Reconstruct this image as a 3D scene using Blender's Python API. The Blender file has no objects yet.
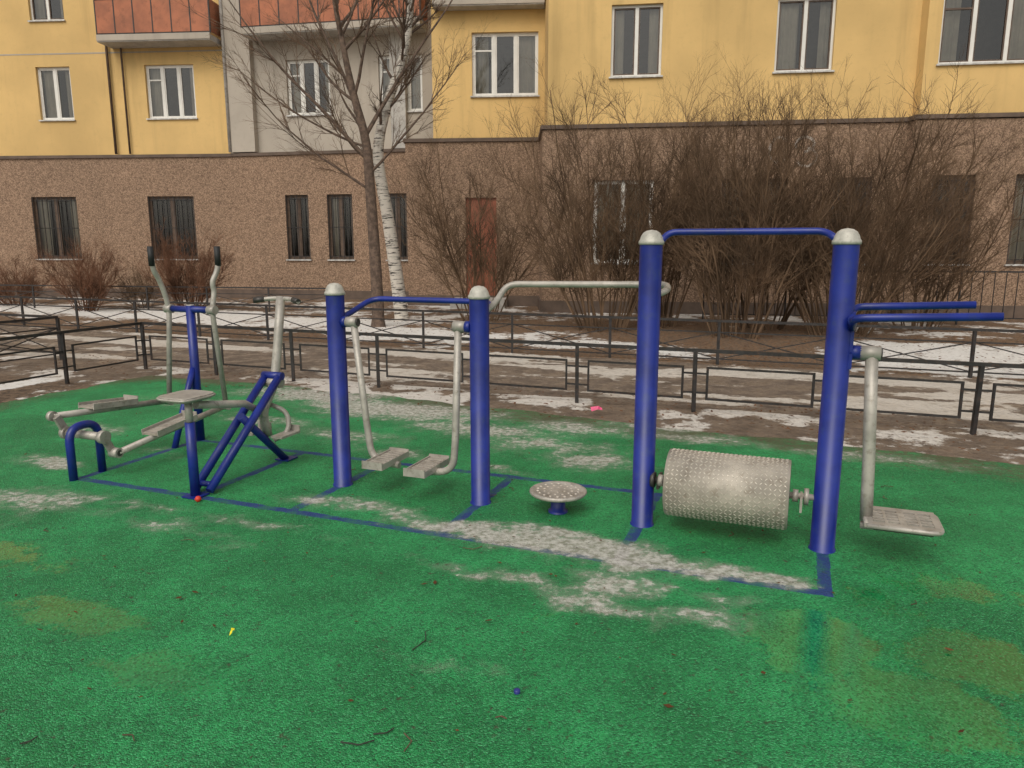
import bpy, math, random
from mathutils import Vector, noise
V=Vector
random.seed(7)
sc=bpy.context.scene

# ---------------------------------------------------------------- materials
class NT:
    def __init__(s,name):
        s.mat=bpy.data.materials.new(name); s.mat.use_nodes=True
        s.t=s.mat.node_tree; s.b=s.t.nodes['Principled BSDF']; s.out=s.t.nodes['Material Output']
        s.tc=s.t.nodes.new('ShaderNodeTexCoord')
    def link(s,a,b): s.t.links.new(a,b)
    def setin(s,inp,v):
        if isinstance(v,bpy.types.NodeSocket): s.link(v,inp)
        elif isinstance(v,(tuple,list)) and len(v)==3 and inp.type=='RGBA': inp.default_value=(*v,1)
        else: inp.default_value=v
    def m(s,op,a,b=None,c=None,clamp=False):
        n=s.t.nodes.new('ShaderNodeMath'); n.operation=op; n.use_clamp=clamp
        s.setin(n.inputs[0],a)
        if b is not None: s.setin(n.inputs[1],b)
        if c is not None: s.setin(n.inputs[2],c)
        return n.outputs[0]
    def co(s,scale=(1,1,1),src='Object'):
        n=s.t.nodes.new('ShaderNodeMapping'); n.inputs['Scale'].default_value=scale
        s.link(s.tc.outputs[src],n.inputs['Vector']); return n.outputs[0]
    def noise(s,scale,detail=4,rough=.55,co=None,dist=0):
        n=s.t.nodes.new('ShaderNodeTexNoise'); n.inputs['Scale'].default_value=scale
        n.inputs['Detail'].default_value=detail; n.inputs['Roughness'].default_value=rough
        n.inputs['Distortion'].default_value=dist
        s.link(co if co is not None else s.tc.outputs['Object'],n.inputs['Vector']); return n.outputs['Fac']
    def voro(s,scale,co=None,out='Color'):
        n=s.t.nodes.new('ShaderNodeTexVoronoi'); n.inputs['Scale'].default_value=scale
        s.link(co if co is not None else s.tc.outputs['Object'],n.inputs['Vector']); return n.outputs[out]
    def step(s,v,lo,hi):
        n=s.t.nodes.new('ShaderNodeMapRange'); n.interpolation_type='SMOOTHSTEP'
        s.setin(n.inputs[0],v); n.inputs[1].default_value=lo; n.inputs[2].default_value=hi
        return n.outputs[0]
    def mix(s,f,a,b,mode='MIX'):
        n=s.t.nodes.new('ShaderNodeMix'); n.data_type='RGBA'; n.blend_type=mode
        s.setin(n.inputs[0],f); s.setin(n.inputs[6],a); s.setin(n.inputs[7],b); return n.outputs[2]
    def bump(s,h,strength=.3,dist=.01):
        n=s.t.nodes.new('ShaderNodeBump'); s.setin(n.inputs['Strength'],strength); n.inputs['Distance'].default_value=dist
        s.link(h,n.inputs['Height']); s.link(n.outputs[0],s.b.inputs['Normal']); return n
    def base(s,c): s.setin(s.b.inputs['Base Color'],c)
    def rough(s,v): s.setin(s.b.inputs['Roughness'],v)
    def metal(s,v): s.b.inputs['Metallic'].default_value=v

def simple(name,c,rough=.6,metal=0,scale=8,var=.25,bump=.1,bdist=.004,dirt=None,dirtamt=.5):
    k=NT(name); n=k.noise(scale,3,.6)
    c1=tuple(x*(1-var) for x in c); c2=tuple(min(1,x*(1+var)) for x in c)
    col=k.mix(k.step(n,.3,.7),c1,c2)
    if dirt:
        n2=k.noise(scale*2.7,5,.7)
        col=k.mix(k.m('MULTIPLY',k.step(n2,.52,.68),dirtamt),col,dirt)
        k.bump(k.noise(scale*12,2),bump,bdist)
    k.base(col); k.rough(k.m('ADD',k.m('MULTIPLY',n,.2),rough-.1)); k.metal(metal)
    return k.mat
def flat(name,c,rough=.85):
    k=NT(name); oi=k.noise(1.7,1); k.base(k.mix(k.step(oi,.35,.65),tuple(x*.65 for x in c),tuple(x*1.35 for x in c))); k.rough(rough)
    k.b.inputs['Specular IOR Level'].default_value=.2; return k.mat

M={}
M['blue']=simple('blue_paint',(.009,.022,.205),.36,0,5,.22,.05,.002,(.03,.05,.15),.4)
M['silver']=simple('silver_powder_paint',(.40,.37,.33),.45,.25,9,.16,.15,.002,(.17,.14,.10),.5)
M['cap']=simple('grey_cap',(.46,.44,.39),.5,.1,20,.15,.1,.002,(.22,.2,.17),.5)
M['plate']=simple('tread_plate',(.37,.33,.28),.5,.2,6,.2,.1,.002,(.19,.15,.11),.5)
M['tread']=simple('tread_plate_raised',(.55,.50,.43),.45,.2,7,.14,.1,.002)
M['black']=simple('black_rubber',(.015,.015,.016),.6)
M['bolt']=simple('dark_steel',(.08,.075,.07),.5,.6)
M['iron']=simple('black_iron_paint',(.022,.02,.02),.5,0,10,.4,.2,.003,(.10,.05,.03),.5)
M['slab']=simple('concrete_slab',(.42,.40,.37),.8,0,3,.15,.4,.01,(.2,.17,.14),.5)
M['rust']=simple('orange_balcony_panel',(.36,.125,.06),.6,0,2,.2,.2,.005,(.16,.06,.03),.5)
M['white']=simple('white_pvc',(.72,.70,.65),.35,0,2,.06,.02)
M['brownfr']=simple('brown_window_frame',(.10,.065,.045),.55)
M['curtain']=simple('curtain_cloth',(.60,.55,.47),.9,0,2,.12,.2)
M['interior']=simple('dark_interior',(.05,.042,.036),.9)
M['door']=simple('brown_steel_door',(.26,.08,.04),.5,0,3,.2,.1,.003,(.1,.04,.03),.4)
M['ledge']=simple('dark_ledge',(.12,.085,.065),.8,0,3,.2,.3)
M['sill']=simple('sill_metal',(.5,.49,.47),.5,.2)
M['twig']=flat('twig_bark',(.12,.078,.052))
M['twig2']=flat('shrub_bark',(.125,.080,.049))
M['redtwig']=flat('red_shrub_bark',(.15,.075,.045))
M['bark']=simple('dark_bark',(.14,.095,.07),.9,0,12,.4,.8,.02,(.07,.05,.04),.6)
M['leaf']=flat('dead_leaf',(.11,.045,.018),.7)
M['yellowbit']=simple('yellow_plastic',(.75,.65,.02),.5)
M['bluebit']=simple('blue_plastic',(.03,.04,.25),.4)
M['pinkbit']=simple('pink_plastic',(.7,.08,.2),.5)
M['redbit']=simple('red_plastic',(.6,.04,.02),.5)
M['graf']=simple('white_spray',(.42,.37,.32),.8)

def wallmat(name,c,peb=False):
    k=NT(name)
    big=k.noise(.35,4,.6); st=k.noise(1.0,4,.6,k.co((2.2,2.2,.18)))
    col=k.mix(k.step(big,.3,.7),tuple(x*.86 for x in c),tuple(min(1,x*1.1) for x in c))
    col=k.mix(k.m('MULTIPLY',k.step(st,.5,.78),.42),col,tuple(x*.5 for x in c))
    if peb:
        v=k.voro(46); 
        sp=k.t.nodes.new('ShaderNodeSeparateColor'); k.link(v,sp.inputs[0])
        tone=k.m('ADD',k.m('MULTIPLY',sp.outputs[0],.6),k.m('MULTIPLY',k.noise(9,4,.75),.7))
        col=k.mix(k.step(tone,.25,1.05),k.mix(.6,col,tuple(x*.28 for x in c)),k.mix(.40,col,(.64,.45,.31)))
        k.bump(k.noise(24,3,.75),.8,.03)
    else:
        f=k.noise(9,5,.7); col=k.mix(k.m('MULTIPLY',k.step(f,.5,.75),.25),col,tuple(x*.7 for x in c))
        k.bump(f,.15,.006)
    k.base(col); k.rough(.9); return k.mat
M['yellow']=wallmat('yellow_plaster',(.66,.445,.18))
M['greywall']=wallmat('grey_panel',(.42,.37,.31))
M['brownwall']=wallmat('pebbledash',(.25,.155,.10),True)
M['roof']=wallmat('roof_felt',(.06,.06,.06))

k=NT('birch_bark'); n=k.noise(3,4,.7,k.co((1.2,1.2,9))); n2=k.noise(1.5,4,.7)
col=k.mix(k.step(n,.52,.60),(.62,.57,.50),(.05,.04,.035)); col=k.mix(k.step(n2,.55,.68),col,(.12,.08,.06)); k.base(col); k.rough(.8); k.bump(n,.5,.01); M['birch']=k.mat
k=NT('window_glass'); t=k.t
g=t.nodes.new('ShaderNodeBsdfGlossy'); g.inputs['Roughness'].default_value=.03; g.inputs['Color'].default_value=(.8,.8,.8,1)
tr=t.nodes.new('ShaderNodeBsdfTransparent'); tr.inputs['Color'].default_value=(.68,.68,.65,1)
fr=t.nodes.new('ShaderNodeFresnel'); fr.inputs[0].default_value=1.6; mx=t.nodes.new('ShaderNodeMixShader')
k.link(k.m('ADD',fr.outputs[0],.04),mx.inputs[0]); k.link(tr.outputs[0],mx.inputs[1]); k.link(g.outputs[0],mx.inputs[2]); k.link(mx.outputs[0],k.out.inputs[0]); M['glass']=k.mat

# ---------------------------------------------------------------- mesh builder
class MB:
    def __init__(s): s.v=[];s.f=[];s.mi=[];s.sm=[];s.mats=[]
    def mid(s,m):
        if m not in s.mats: s.mats.append(m)
        return s.mats.index(m)
    def face(s,idx,m,sm=False): s.f.append(idx); s.mi.append(s.mid(m)); s.sm.append(sm)
    def quad(s,pts,m):
        b=len(s.v); s.v+= [tuple(p) for p in pts]; s.face(tuple(range(b,b+len(pts))),m)
    def box(s,o,ax,ay,az,x0,x1,y0,y1,z0,z1,m):
        b=len(s.v)
        for z in (z0,z1):
            for (x,y) in ((x0,y0),(x1,y0),(x1,y1),(x0,y1)): s.v.append(tuple(o+ax*x+ay*y+az*z))
        for f in ((0,3,2,1),(4,5,6,7),(0,1,5,4),(1,2,6,5),(2,3,7,6),(3,0,4,7)): s.face(tuple(b+i for i in f),m)
    def tube(s,pts,r,m,sides=16,cap=True,sm=True):
        pts=[V(p) for p in pts]; n=len(pts)
        if not isinstance(r,(list,tuple)): r=[r]*n
        d=(pts[1]-pts[0]).normalized()
        ref=V((0,0,1)) if abs(d.z)<.95 else V((1,0,0))
        a=d.cross(ref).normalized(); b0=len(s.v); off=math.pi/4 if sides==4 else 0
        cs=[(math.cos(off+2*math.pi*j/sides),math.sin(off+2*math.pi*j/sides)) for j in range(sides)]
        for i in range(n):
            if i==0: t=d
            elif i==n-1: t=(pts[i]-pts[i-1]).normalized()
            else:
                t=(pts[i+1]-pts[i-1])
                t=t.normalized() if t.length>1e-9 else d
            a=(a-t*a.dot(t)); a=a.normalized() if a.length>1e-6 else t.orthogonal().normalized()
            bb=t.cross(a); ri=r[i]; p=pts[i]
            for c_,s_ in cs: s.v.append(tuple(p+a*(c_*ri)+bb*(s_*ri)))
        mi=s.mid(m); smf=sm and sides>4
        for i in range(n-1):
            for j in range(sides):
                j2=(j+1)%sides
                s.f.append((b0+i*sides+j,b0+i*sides+j2,b0+(i+1)*sides+j2,b0+(i+1)*sides+j)); s.mi.append(mi); s.sm.append(smf)
        if cap and sides>3:
            s.face(tuple(b0+j for j in reversed(range(sides))),m); s.face(tuple(b0+(n-1)*sides+j for j in range(sides)),m)
    def bar(s,p0,p1,w,m): s.tube([p0,p1],w*.7071,m,4)
    def lathe(s,c,axis,prof,m,sides=28,sm=True):
        axis=V(axis).normalized(); a=axis.orthogonal().normalized(); b=axis.cross(a); b0=len(s.v); c=V(c)
        for (r,h) in prof:
            r=max(r,1e-4)
            for j in range(sides):
                an=2*math.pi*j/sides; s.v.append(tuple(c+axis*h+(a*math.cos(an)+b*math.sin(an))*r))
        for i in range(len(prof)-1):
            for j in range(sides):
                j2=(j+1)%sides; s.face((b0+i*sides+j,b0+i*sides+j2,b0+(i+1)*sides+j2,b0+(i+1)*sides+j),m,sm)
    def obj(s,name,parent=None):
        me=bpy.data.meshes.new(name); me.from_pydata(s.v,[],s.f); 
        for m in s.mats: me.materials.append(M[m])
        me.polygons.foreach_set('material_index',s.mi); me.polygons.foreach_set('use_smooth',s.sm); me.update()
        o=bpy.data.objects.new(name,me); sc.collection.objects.link(o)
        if parent: o.parent=parent
        return o
def empty(name):
    e=bpy.data.objects.new(name,None); sc.collection.objects.link(e); return e
def rnd(pts,rad,seg=6):
    pts=[V(p) for p in pts]; out=[pts[0]]
    for i in range(1,len(pts)-1):
        a,b,c=pts[i-1],pts[i],pts[i+1]; r=min(rad,(a-b).length*.48,(c-b).length*.48)
        p=b+(a-b).normalized()*r; q=b+(c-b).normalized()*r
        for j in range(seg+1):
            t=j/seg; out.append(p*(1-t)**2+b*2*t*(1-t)+q*t*t)
    out.append(pts[-1]); return out
X,Y,Z=V((1,0,0)),V((0,1,0)),V((0,0,1))
P1=V((-1.155,4.846,0)); U=V((.932,-.3625,0)).normalized(); Nn=V((.3625,.932,0)).normalized()
def E(s,n,z=0): return P1+U*s+Nn*n+Z*z

# ---------------------------------------------------------------- ground + pad
def fb(x,y,sc_,o=4,seed=0): return noise.fractal(V((x*sc_+seed,y*sc_+seed*1.7,seed)),.9,2.0,o)
def grid(name,xs,ys,posf,maskf,mat):
    nx,ny=len(xs),len(ys); vs=[];cols=[]
    for y in ys:
        for x in xs:
            vs.append(tuple(posf(x,y))); cols.extend(maskf(x,y))
    fs=[(j*nx+i,j*nx+i+1,(j+1)*nx+i+1,(j+1)*nx+i) for j in range(ny-1) for i in range(nx-1)]
    me=bpy.data.meshes.new(name); me.from_pydata(vs,[],fs); me.materials.append(mat)
    ca=me.color_attributes.new('mask','FLOAT_COLOR','POINT'); ca.data.foreach_set('color',cols)
    me.polygons.foreach_set('use_smooth',[True]*len(fs)); me.update()
    o=bpy.data.objects.new(name,me); sc.collection.objects.link(o); return o
def frange(a,b,st): 
    n=max(1,int(round((b-a)/st))); return [a+(b-a)*i/n for i in range(n+1)]
def sm(a,b,x):
    t=min(1,max(0,(x-a)/(b-a))); return t*t*(3-2*t)

def gmask(s,n):
    snow=.30+.45*fb(s,n,.55,5,3); mud=0; litter=0
    if 3.5<n<6.3 :
        snow=.37+.8*fb(s*.35,n*1.9,.9,5,9); mud=1
        snow+=.16*math.exp(-((n-4.1)/.3)**2)+.24*math.exp(-((n-5.6)/.35)**2)-.14*math.exp(-((n-4.85)/.25)**2)
    elif n<=3.5:
        snow=.32+.6*fb(s,n,1.1,5,5)
        if n>2.3: snow+=.28*math.exp(-((s+1.0)/2.6)**2)+.12*sm(1,3,s); mud=.6
    else:
        b=0
        b+=.55*sm(2.7,4.0,s)*math.exp(-((n-8.3)/1.8)**2)
        b+=.44*sm(2.6,1.0,s)*sm(-7.5,-4.5,s)*math.exp(-((n-7.9)/1.1)**2)
        b+=.42*sm(-3,-6,s)*math.exp(-((n-9.3)/1.4)**2)
        b+=.2*math.exp(-((n-13)/2.5)**2)
        under=math.exp(-((s-1.2)/2.2)**2)*math.exp(-((n-9.8)/1.6)**2)
        snow=.27+b+.35*fb(s,n,.9,5,3)-.5*under
        litter=1
    if s<-5.6 and n<3.6: snow=.36+.5*fb(s,n,.8,5,8)
    return (max(0,min(1,snow)),mud,litter,1)
def gz(s,n): return .012*fb(s,n,1.2,4,2)*sm(2.4,3.2,max(n,abs(s+.5)-3.4)) + (.03*sm(6.0,6.5,n)) -.012
xs=[-120,-60,-35]+frange(-24,-12,.3)+frange(-11.85,9,.13)+frange(9.3,18,.4)+[30,60,120]
ys=[-120,-50,-20,-8]+frange(-3,2.2,.5)+frange(2.4,8,.1)+frange(8.2,22,.22)+[26,32,60,140]
k=NT('ground_soil'); at=k.t.nodes.new('ShaderNodeVertexColor'); at.layer_name='mask'
sp=k.t.nodes.new('ShaderNodeSeparateColor'); k.link(at.outputs[0],sp.inputs[0]); snow,mud,lit=sp.outputs
n1=k.noise(3,5,.7); n2=k.noise(14,4,.7); n3=k.noise(55,2,.6)
soil=k.mix(k.step(n2,.35,.65),(.065,.042,.028),(.19,.13,.085))
soil=k.mix(k.step(n3,.55,.7),soil,(.22,.14,.08))
mudc=k.mix(k.step(n1,.3,.7),(.10,.072,.052),(.25,.195,.15))
mudc=k.mix(k.m('MULTIPLY',k.step(n2,.5,.68),.5),mudc,(.08,.055,.04))
c=k.mix(mud,soil,mudc)
vs_=k.voro(38); spv=k.t.nodes.new('ShaderNodeSeparateColor'); k.link(vs_,spv.inputs[0])
c=k.mix(k.m('MULTIPLY',k.step(spv.outputs[0],.7,.8),lit),c,(.21,.11,.05))
sf=k.m('ADD',snow,k.m('MULTIPLY',k.m('SUBTRACT',k.noise(5,6,.7),.5),1.0))
sf1=k.step(sf,.46,.58)
snc=k.mix(mud,(.74,.72,.69),(.56,.51,.45)); snc=k.mix(k.step(n2,.5,.75),snc,(.36,.31,.26))
c=k.mix(k.m('MULTIPLY',sf1,.93),c,snc); k.base(c); k.rough(k.m('SUBTRACT',.85,k.m('MULTIPLY',k.step(n1,.45,.6),k.m('MULTIPLY',mud,.5))))
k.bump(k.m('ADD',n2,k.m('MULTIPLY',n3,.4)),.7,.03)
grid('ground',xs,ys,lambda s,n:E(s,n,gz(s,n)-.012),gmask,k.mat)

blobs=[ # X,Y, along-u radius, along-n radius, strength
 (.04,3.92,.45,.15,1.1),(.42,3.74,.42,.15,1.15),(.71,3.60,.42,.15,1.2),(1.05,3.44,.36,.13,1.15),(1.32,3.34,.22,.09,1.05),(.2,3.98,.3,.11,.95),
 (.38,3.14,.30,.10,.85),(.81,3.0,.26,.09,.72),(.55,3.32,.28,.12,.85),(-.21,3.49,.35,.08,.6),(.10,3.35,.35,.10,.7),(.95,3.2,.25,.08,.65),
 (-.81,4.36,.35,.10,.8),(-.45,4.12,.4,.09,.95),(-1.42,4.10,.38,.10,.68),(-1.62,3.88,.3,.08,.5),(-2.05,4.10,.3,.10,.72),(-1.1,3.95,.3,.08,.5),
 (-3.17,4.55,.42,.17,.78),(-2.78,4.6,.3,.14,.72),(-3.6,4.3,.55,.2,.72),(-3.48,5.37,.3,.13,.9),(-1.2,4.5,.35,.1,.75),(-2.5,4.3,.35,.10,.6),
 (.59,5.45,.45,.28,.9),(.2,5.9,.6,.28,.85),(-.3,6.4,.8,.35,.85),(-1.2,7.2,1.2,.40,1.0),(-2.1,7.9,1.0,.4,1.05),(.6,6.4,.6,.25,.8),(1.3,6.5,.6,.15,.8),
 (-3.7,6.4,.4,.2,.65),(-3.3,7.6,.7,.3,.75),(1.6,6.05,.8,.2,.75),(2.8,5.5,.8,.15,.7),(-2.3,4.42,.3,.1,.75),(-.3,2.6,.3,.08,.4),
 (-2.9,5.7,.4,.15,.6),(-.9,5.6,.5,.15,.65),(-.1,5.2,.4,.15,.65),(-1.5,6.2,.6,.2,.7),(-2.4,6.8,.6,.2,.75)]
wets=[(1.20,2.78,.30,.32,1.15),(1.4,2.35,.42,.28,1.15),(1.85,2.65,.3,.3,1.0),(-1.95,3.0,.5,.22,.9),(-1.4,2.6,.45,.18,.75),(.3,2.2,.5,.2,.5),(2.2,3.2,.5,.25,.8),(-2.6,3.6,.6,.25,.95),(1.7,3.1,.35,.2,.7),(.1,3.0,.6,.2,.5),(2.0,2.1,.4,.3,1)]
def bl(lst,x,y):
    m=0
    for (bx,by,ra,rn,st) in lst:
        dx,dy=x-bx,y-by
        if abs(dx)>2.5 or abs(dy)>2.5: continue
        a=(dx*U.x+dy*U.y)/ra; b=(dx*Nn.x+dy*Nn.y)/rn
        q=(a*a+b*b)*.8
        if q<6: m=max(m,st*math.exp(-q))
    return m
def pmask(s,n,w):
    x,y=w.x,w.y
    sn=bl(blobs,x+.12*fb(x,y,3,3,1),y+.12*fb(x,y,3,3,4))*.72+.16*fb(x,y,1.5,4,11)
    wt=bl(wets,x,y)*.75+.28*fb(x,y,1.1,4,21)
    dirt=sm(.7,0.0,(2.75-.1*(s+2.5)-n))*.65+.25*fb(x,y,1.2,4,31)+sm(.5,0,s+4.6)*.5+.10
    return (max(0,min(1,sn)),max(0,min(1,wt)),max(0,min(1,dirt)),1)
pxs=frange(-4.6,9,.05); pys=[-9,-6,-5,-4,-3.5]+frange(-3.3,2.8,.05)
def ppos(s,n):
    nb=(2.86-.09*(s+2.5)) if s>-2.5 else 2.86
    nb+= .10*fb(s,0,1.3,4,41)
    t=(n-2.0)/.8
    nn=n if t<=0 else 2.0+(nb-2.0)*t
    ss=s
    if s<-4.2: ss=-4.2-(.6+.1*fb(n,1,1.4,4,6))*((-4.2-s)/.4)
    return E(ss,nn,.004+.002*fb(s,n,1.0,2,5))
k=NT('green_rubber'); at=k.t.nodes.new('ShaderNodeVertexColor'); at.layer_name='mask'
sp=k.t.nodes.new('ShaderNodeSeparateColor'); k.link(at.outputs[0],sp.inputs[0]); ice,wet,dirt=sp.outputs
obj=k.tc.outputs['Object']
def dot(vec,off):
    n=k.t.nodes.new('ShaderNodeVectorMath'); n.operation='DOT_PRODUCT'; k.link(obj,n.inputs[0]); n.inputs[1].default_value=vec
    return k.m('ADD',n.outputs['Value'],off)
ml=k.noise(7,5,.7)
wob=k.m('MULTIPLY',k.m('SUBTRACT',ml,.5),.05)
S_=k.m('ADD',dot(U,-U.dot(P1)),wob); N_=k.m('ADD',dot(Nn,-Nn.dot(P1)),wob)
def band(v,c,hw): return k.m('LESS_THAN',k.m('ABSOLUTE',k.m('SUBTRACT',v,c)),hw)
def rng_(v,a,b): return k.m('MULTIPLY',k.m('GREATER_THAN',v,a),k.m('LESS_THAN',v,b))
L=None
for nc,s0,s1 in ((-.56,-1.8,3.06),(.57,-1.8,2.1)):
    q=k.m('MULTIPLY',band(N_,nc,.031),rng_(S_,s0,s1)); L=q if L is None else k.m('MAXIMUM',L,q)
for scn in (-.75,0,1.02,2.04,3.03,-1.8):
    hi=.1 if scn>2.5 else .57
    q=k.m('MULTIPLY',band(S_,scn,.031),rng_(N_,-.59,hi)); L=k.m('MAXIMUM',L,q)
mid=k.noise(45,3,.75); big=k.noise(1.3,4,.65); n16=k.noise(16,6,.75)
vgn=k.t.nodes.new('ShaderNodeTexVoronoi'); vgn.inputs['Scale'].default_value=150; k.link(obj,vgn.inputs['Vector'])
spg=k.t.nodes.new('ShaderNodeSeparateColor'); k.link(vgn.outputs['Color'],spg.inputs[0])
g=k.mix(k.step(big,.32,.68),(.008,.190,.048),(.026,.36,.105))
g=k.mix(k.m('MULTIPLY',k.step(ml,.42,.68),.55),g,(.011,.165,.05))
g=k.mix(k.m('MULTIPLY',k.step(spg.outputs[0],.35,.95),.75),g,(.003,.08,.025))
g=k.mix(k.m('MULTIPLY',k.step(spg.outputs[1],.7,1.0),.5),g,(.09,.46,.19))
g=k.mix(k.m('MULTIPLY',k.step(mid,.5,.72),.35),g,(.005,.11,.034))
bluec=k.mix(k.step(ml,.45,.62),(.016,.035,.20),(.02,.13,.13))
g=k.mix(k.m('MULTIPLY',L,.92),g,bluec)
dm=k.step(k.m('ADD',dirt,k.m('MULTIPLY',k.m('SUBTRACT',n16,.5),1.0)),.42,.85)
g=k.mix(k.m('MULTIPLY',dm,.8),g,k.mix(mid,(.06,.038,.022),(.15,.10,.065)))
n6=k.noise(6,6,.75)
pale=k.step(k.m('ADD',ice,k.m('MULTIPLY',k.m('SUBTRACT',n6,.5),1.0)),.16,.52)
g=k.mix(k.m('MULTIPLY',pale,.50),g,(.22,.28,.20))
im=k.step(k.m('ADD',ice,k.m('ADD',k.m('MULTIPLY',k.m('SUBTRACT',n16,.5),1.15),k.m('MULTIPLY',k.m('SUBTRACT',n6,.5),.75))),.38,.62)
icec=k.mix(k.step(k.noise(22,4,.7),.35,.66),(.66,.63,.59),(.27,.26,.20))
g=k.mix(k.m('MULTIPLY',im,.85),g,icec)
grit=k.step(k.m('ADD',k.noise(28,3,.6),k.m('MULTIPLY',ml,.35)),.84,.92)
g=k.mix(k.m('MULTIPLY',grit,.7),g,(.05,.035,.02))
wm=k.step(k.m('ADD',wet,k.m('MULTIPLY',k.m('SUBTRACT',n6,.5),.9)),.36,.56)
g=k.mix(k.m('MULTIPLY',wm,.45),g,k.mix(.5,g,(.006,.06,.025)))
k.base(g); k.rough(k.m('SUBTRACT',.66,k.m('MULTIPLY',wm,.57))); k.b.inputs['Specular IOR Level'].default_value=.5
bh=k.m('ADD',k.m('MULTIPLY',vgn.outputs['Distance'],-1.2),k.m('MULTIPLY',mid,1.2))
k.bump(bh,k.m('SUBTRACT',.75,k.m('MULTIPLY',wm,.70),clamp=True),.007)
pad=grid('rubber_pavement',pxs,pys,ppos,lambda s,n:pmask(s,n,ppos(s,n)),k.mat)

# ---------------------------------------------------------------- exercise equipment
def post(mb,s,n,h,r=.06):
    mb.lathe(E(s,n,0),Z,[(r+.008,0),(r+.006,.012),(r,.014),(r,h-.075)],'blue',32)
    mb.lathe(E(s,n,h-.078),Z,[(r+.001,0),(r+.007,.002),(r+.007,.018),(r+.001,.026),(r*.92,.045),(r*.74,.063),(r*.45,.075),(0,.08)],'cap',32)
    for a in (0.4,2.5,4.6):
        mb.lathe(E(s,n,h-.030)+V((math.cos(a)*r*.72,math.sin(a)*r*.72,-.004)),V((math.cos(a),math.sin(a),1)),[(.008,0),(.008,.008),(0,.010)],'bolt',8)
e=empty('air_walker')
mb=MB(); post(mb,0,0,1.37); post(mb,1.022,.01,1.37); mb.obj('posts',e)
mb=MB(); mb.tube(rnd([E(.03,0,1.14),E(.05,.10,1.17),E(.08,.32,1.25),E(.97,.33,1.25),E(1.02,.10,1.17),E(1.02,0,1.14)],.09),.019,'blue',14)
mb.obj('handrail',e)
mb=MB()
for sg,s0 in ((1,0.0),(-1,1.022)):
    mb.tube([E(s0+sg*.05,0,1.12),E(s0+sg*.085,0,1.12)],.036,'blue',18)
    mb.tube([E(s0+sg*.083,0,1.12),E(s0+sg*.165,0,1.12)],.034,'silver',18)
    mb.tube([E(s0+sg*.162,0,1.12),E(s0+sg*.172,0,1.12)],.024,'bolt',12)
mb.tube(rnd([E(.135,0,1.12),E(.205,.01,.40),E(.235,.01,.20),E(.44,.01,.185)],.16,8),.023,'silver',16)
mb.tube(rnd([E(.885,0,1.12),E(.865,-.02,.40),E(.85,-.03,.20),E(.66,-.03,.175)],.16,8),.023,'silver',16)
for sc0,nn,zz in ((.345,.0,.215),(.665,-.03,.21)):
    o=E(sc0,nn,zz)
    mb.box(o,U,Nn,Z,-.07,.07,-.17,.17,0,.012,'plate')
    for i in range(7): mb.box(o,U,Nn,Z,-.055,.055,-.145+i*.044,-.145+i*.044+.018,.0125,.019,'silver')
    for a,b,c_,d in ((-.075,-.067,-.175,.175),(.067,.075,-.175,.175)): mb.box(o,U,Nn,Z,a,b,c_,d,-.018,.022,'silver')
    for a in (-.178,.170): mb.box(o,U,Nn,Z,-.074,.074,a,a+.008,-.017,.034,'silver')
    mb.box(o,U,Nn,Z,-.025,.025,-.05,.05,-.045,-.001,'silver')
mb.obj('swing_legs',e)
e=empty('waist_twister'); mb=MB(); c0=E(1.53,.03,0)
mb.lathe(c0,Z,[(.06,0),(.06,.015),(.045,.018),(.045,.095)],'blue',24)
mb.lathe(c0+Z*.095,Z,[(.05,0),(.06,.012),(.13,.02),(.168,.026),(.175,.034),(.175,.044),(.168,.050),(.15,.049),(.147,.046),(.05,.049),(0,.05)],'silver',44)
for ring,cnt in ((.045,6),(.085,12),(.125,18)):
    for i in range(cnt):
        a=6.283*i/cnt+ring*9
        mb.lathe(c0+V((math.cos(a)*ring,math.sin(a)*ring,.1415)),Z,[(.009,0),(.007,.003),(0,.004)],'tread',8)
mb.obj('turntable',e)
mb=MB(); mb.tube(rnd([E(1.06,.03,1.22),E(1.07,.16,1.26),E(1.10,.27,1.37),E(2.10,.27,1.385),E(2.13,.15,1.36),E(2.08,.03,1.34)],.10,8),.0195,'silver',14)
mb.obj('handrail',e)
e=empty('walking_barrel'); mb=MB(); post(mb,2.052,.01,1.69,.062); post(mb,3.027,0,1.69,.062); mb.obj('posts',e)
mb=MB(); mb.tube(rnd([E(2.09,.02,1.61),E(2.13,.09,1.68),E(2.93,.09,1.68),E(2.99,.02,1.63)],.06,6),.018,'blue',14); mb.obj('top_bar',e)
mb=MB(); R=.188; s0,s1=2.195,2.845; zc=.285; cc=E(s0,0,zc)
mb.lathe(cc,U,[(.04,.02),(R-.02,.02),(R-.012,.0),(R,.003),(R,s1-s0-.003),(R-.012,s1-s0),(R-.02,s1-s0-.02),(.04,s1-s0-.02)],'plate',64)
a_=Z; b_=U.cross(a_)
nx_,na=26,48
for i in range(nx_):
    for j in range(na):
        h=(i+.5)/nx_*(s1-s0-.02)+.01; an=2*math.pi*j/na
        sg=1 if (i+j)%2 else -1
        dl=.0145; dw=.0032
        def P(hh,tt,rr):
            q=an+tt/R; return cc+U*(h+hh)+(a_*math.cos(q)+b_*math.sin(q))*rr
        ca,sa=.707*sg,.707
        pts=[(dl*ca,dl*sa),(-dw*sa,dw*ca),(-dl*ca,-dl*sa),(dw*sa,-dw*ca)]
        bi=len(mb.v); mb.v+= [tuple(P(x,y,R-.0012)) for x,y in pts]+[tuple(P(x*.6,y*.6,R+.0022)) for x,y in pts]
        for f in ((0,1,5,4),(1,2,6,5),(2,3,7,6),(3,0,4,7),(4,5,6,7)): mb.face(tuple(bi+q for q in f),'tread')
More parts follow.
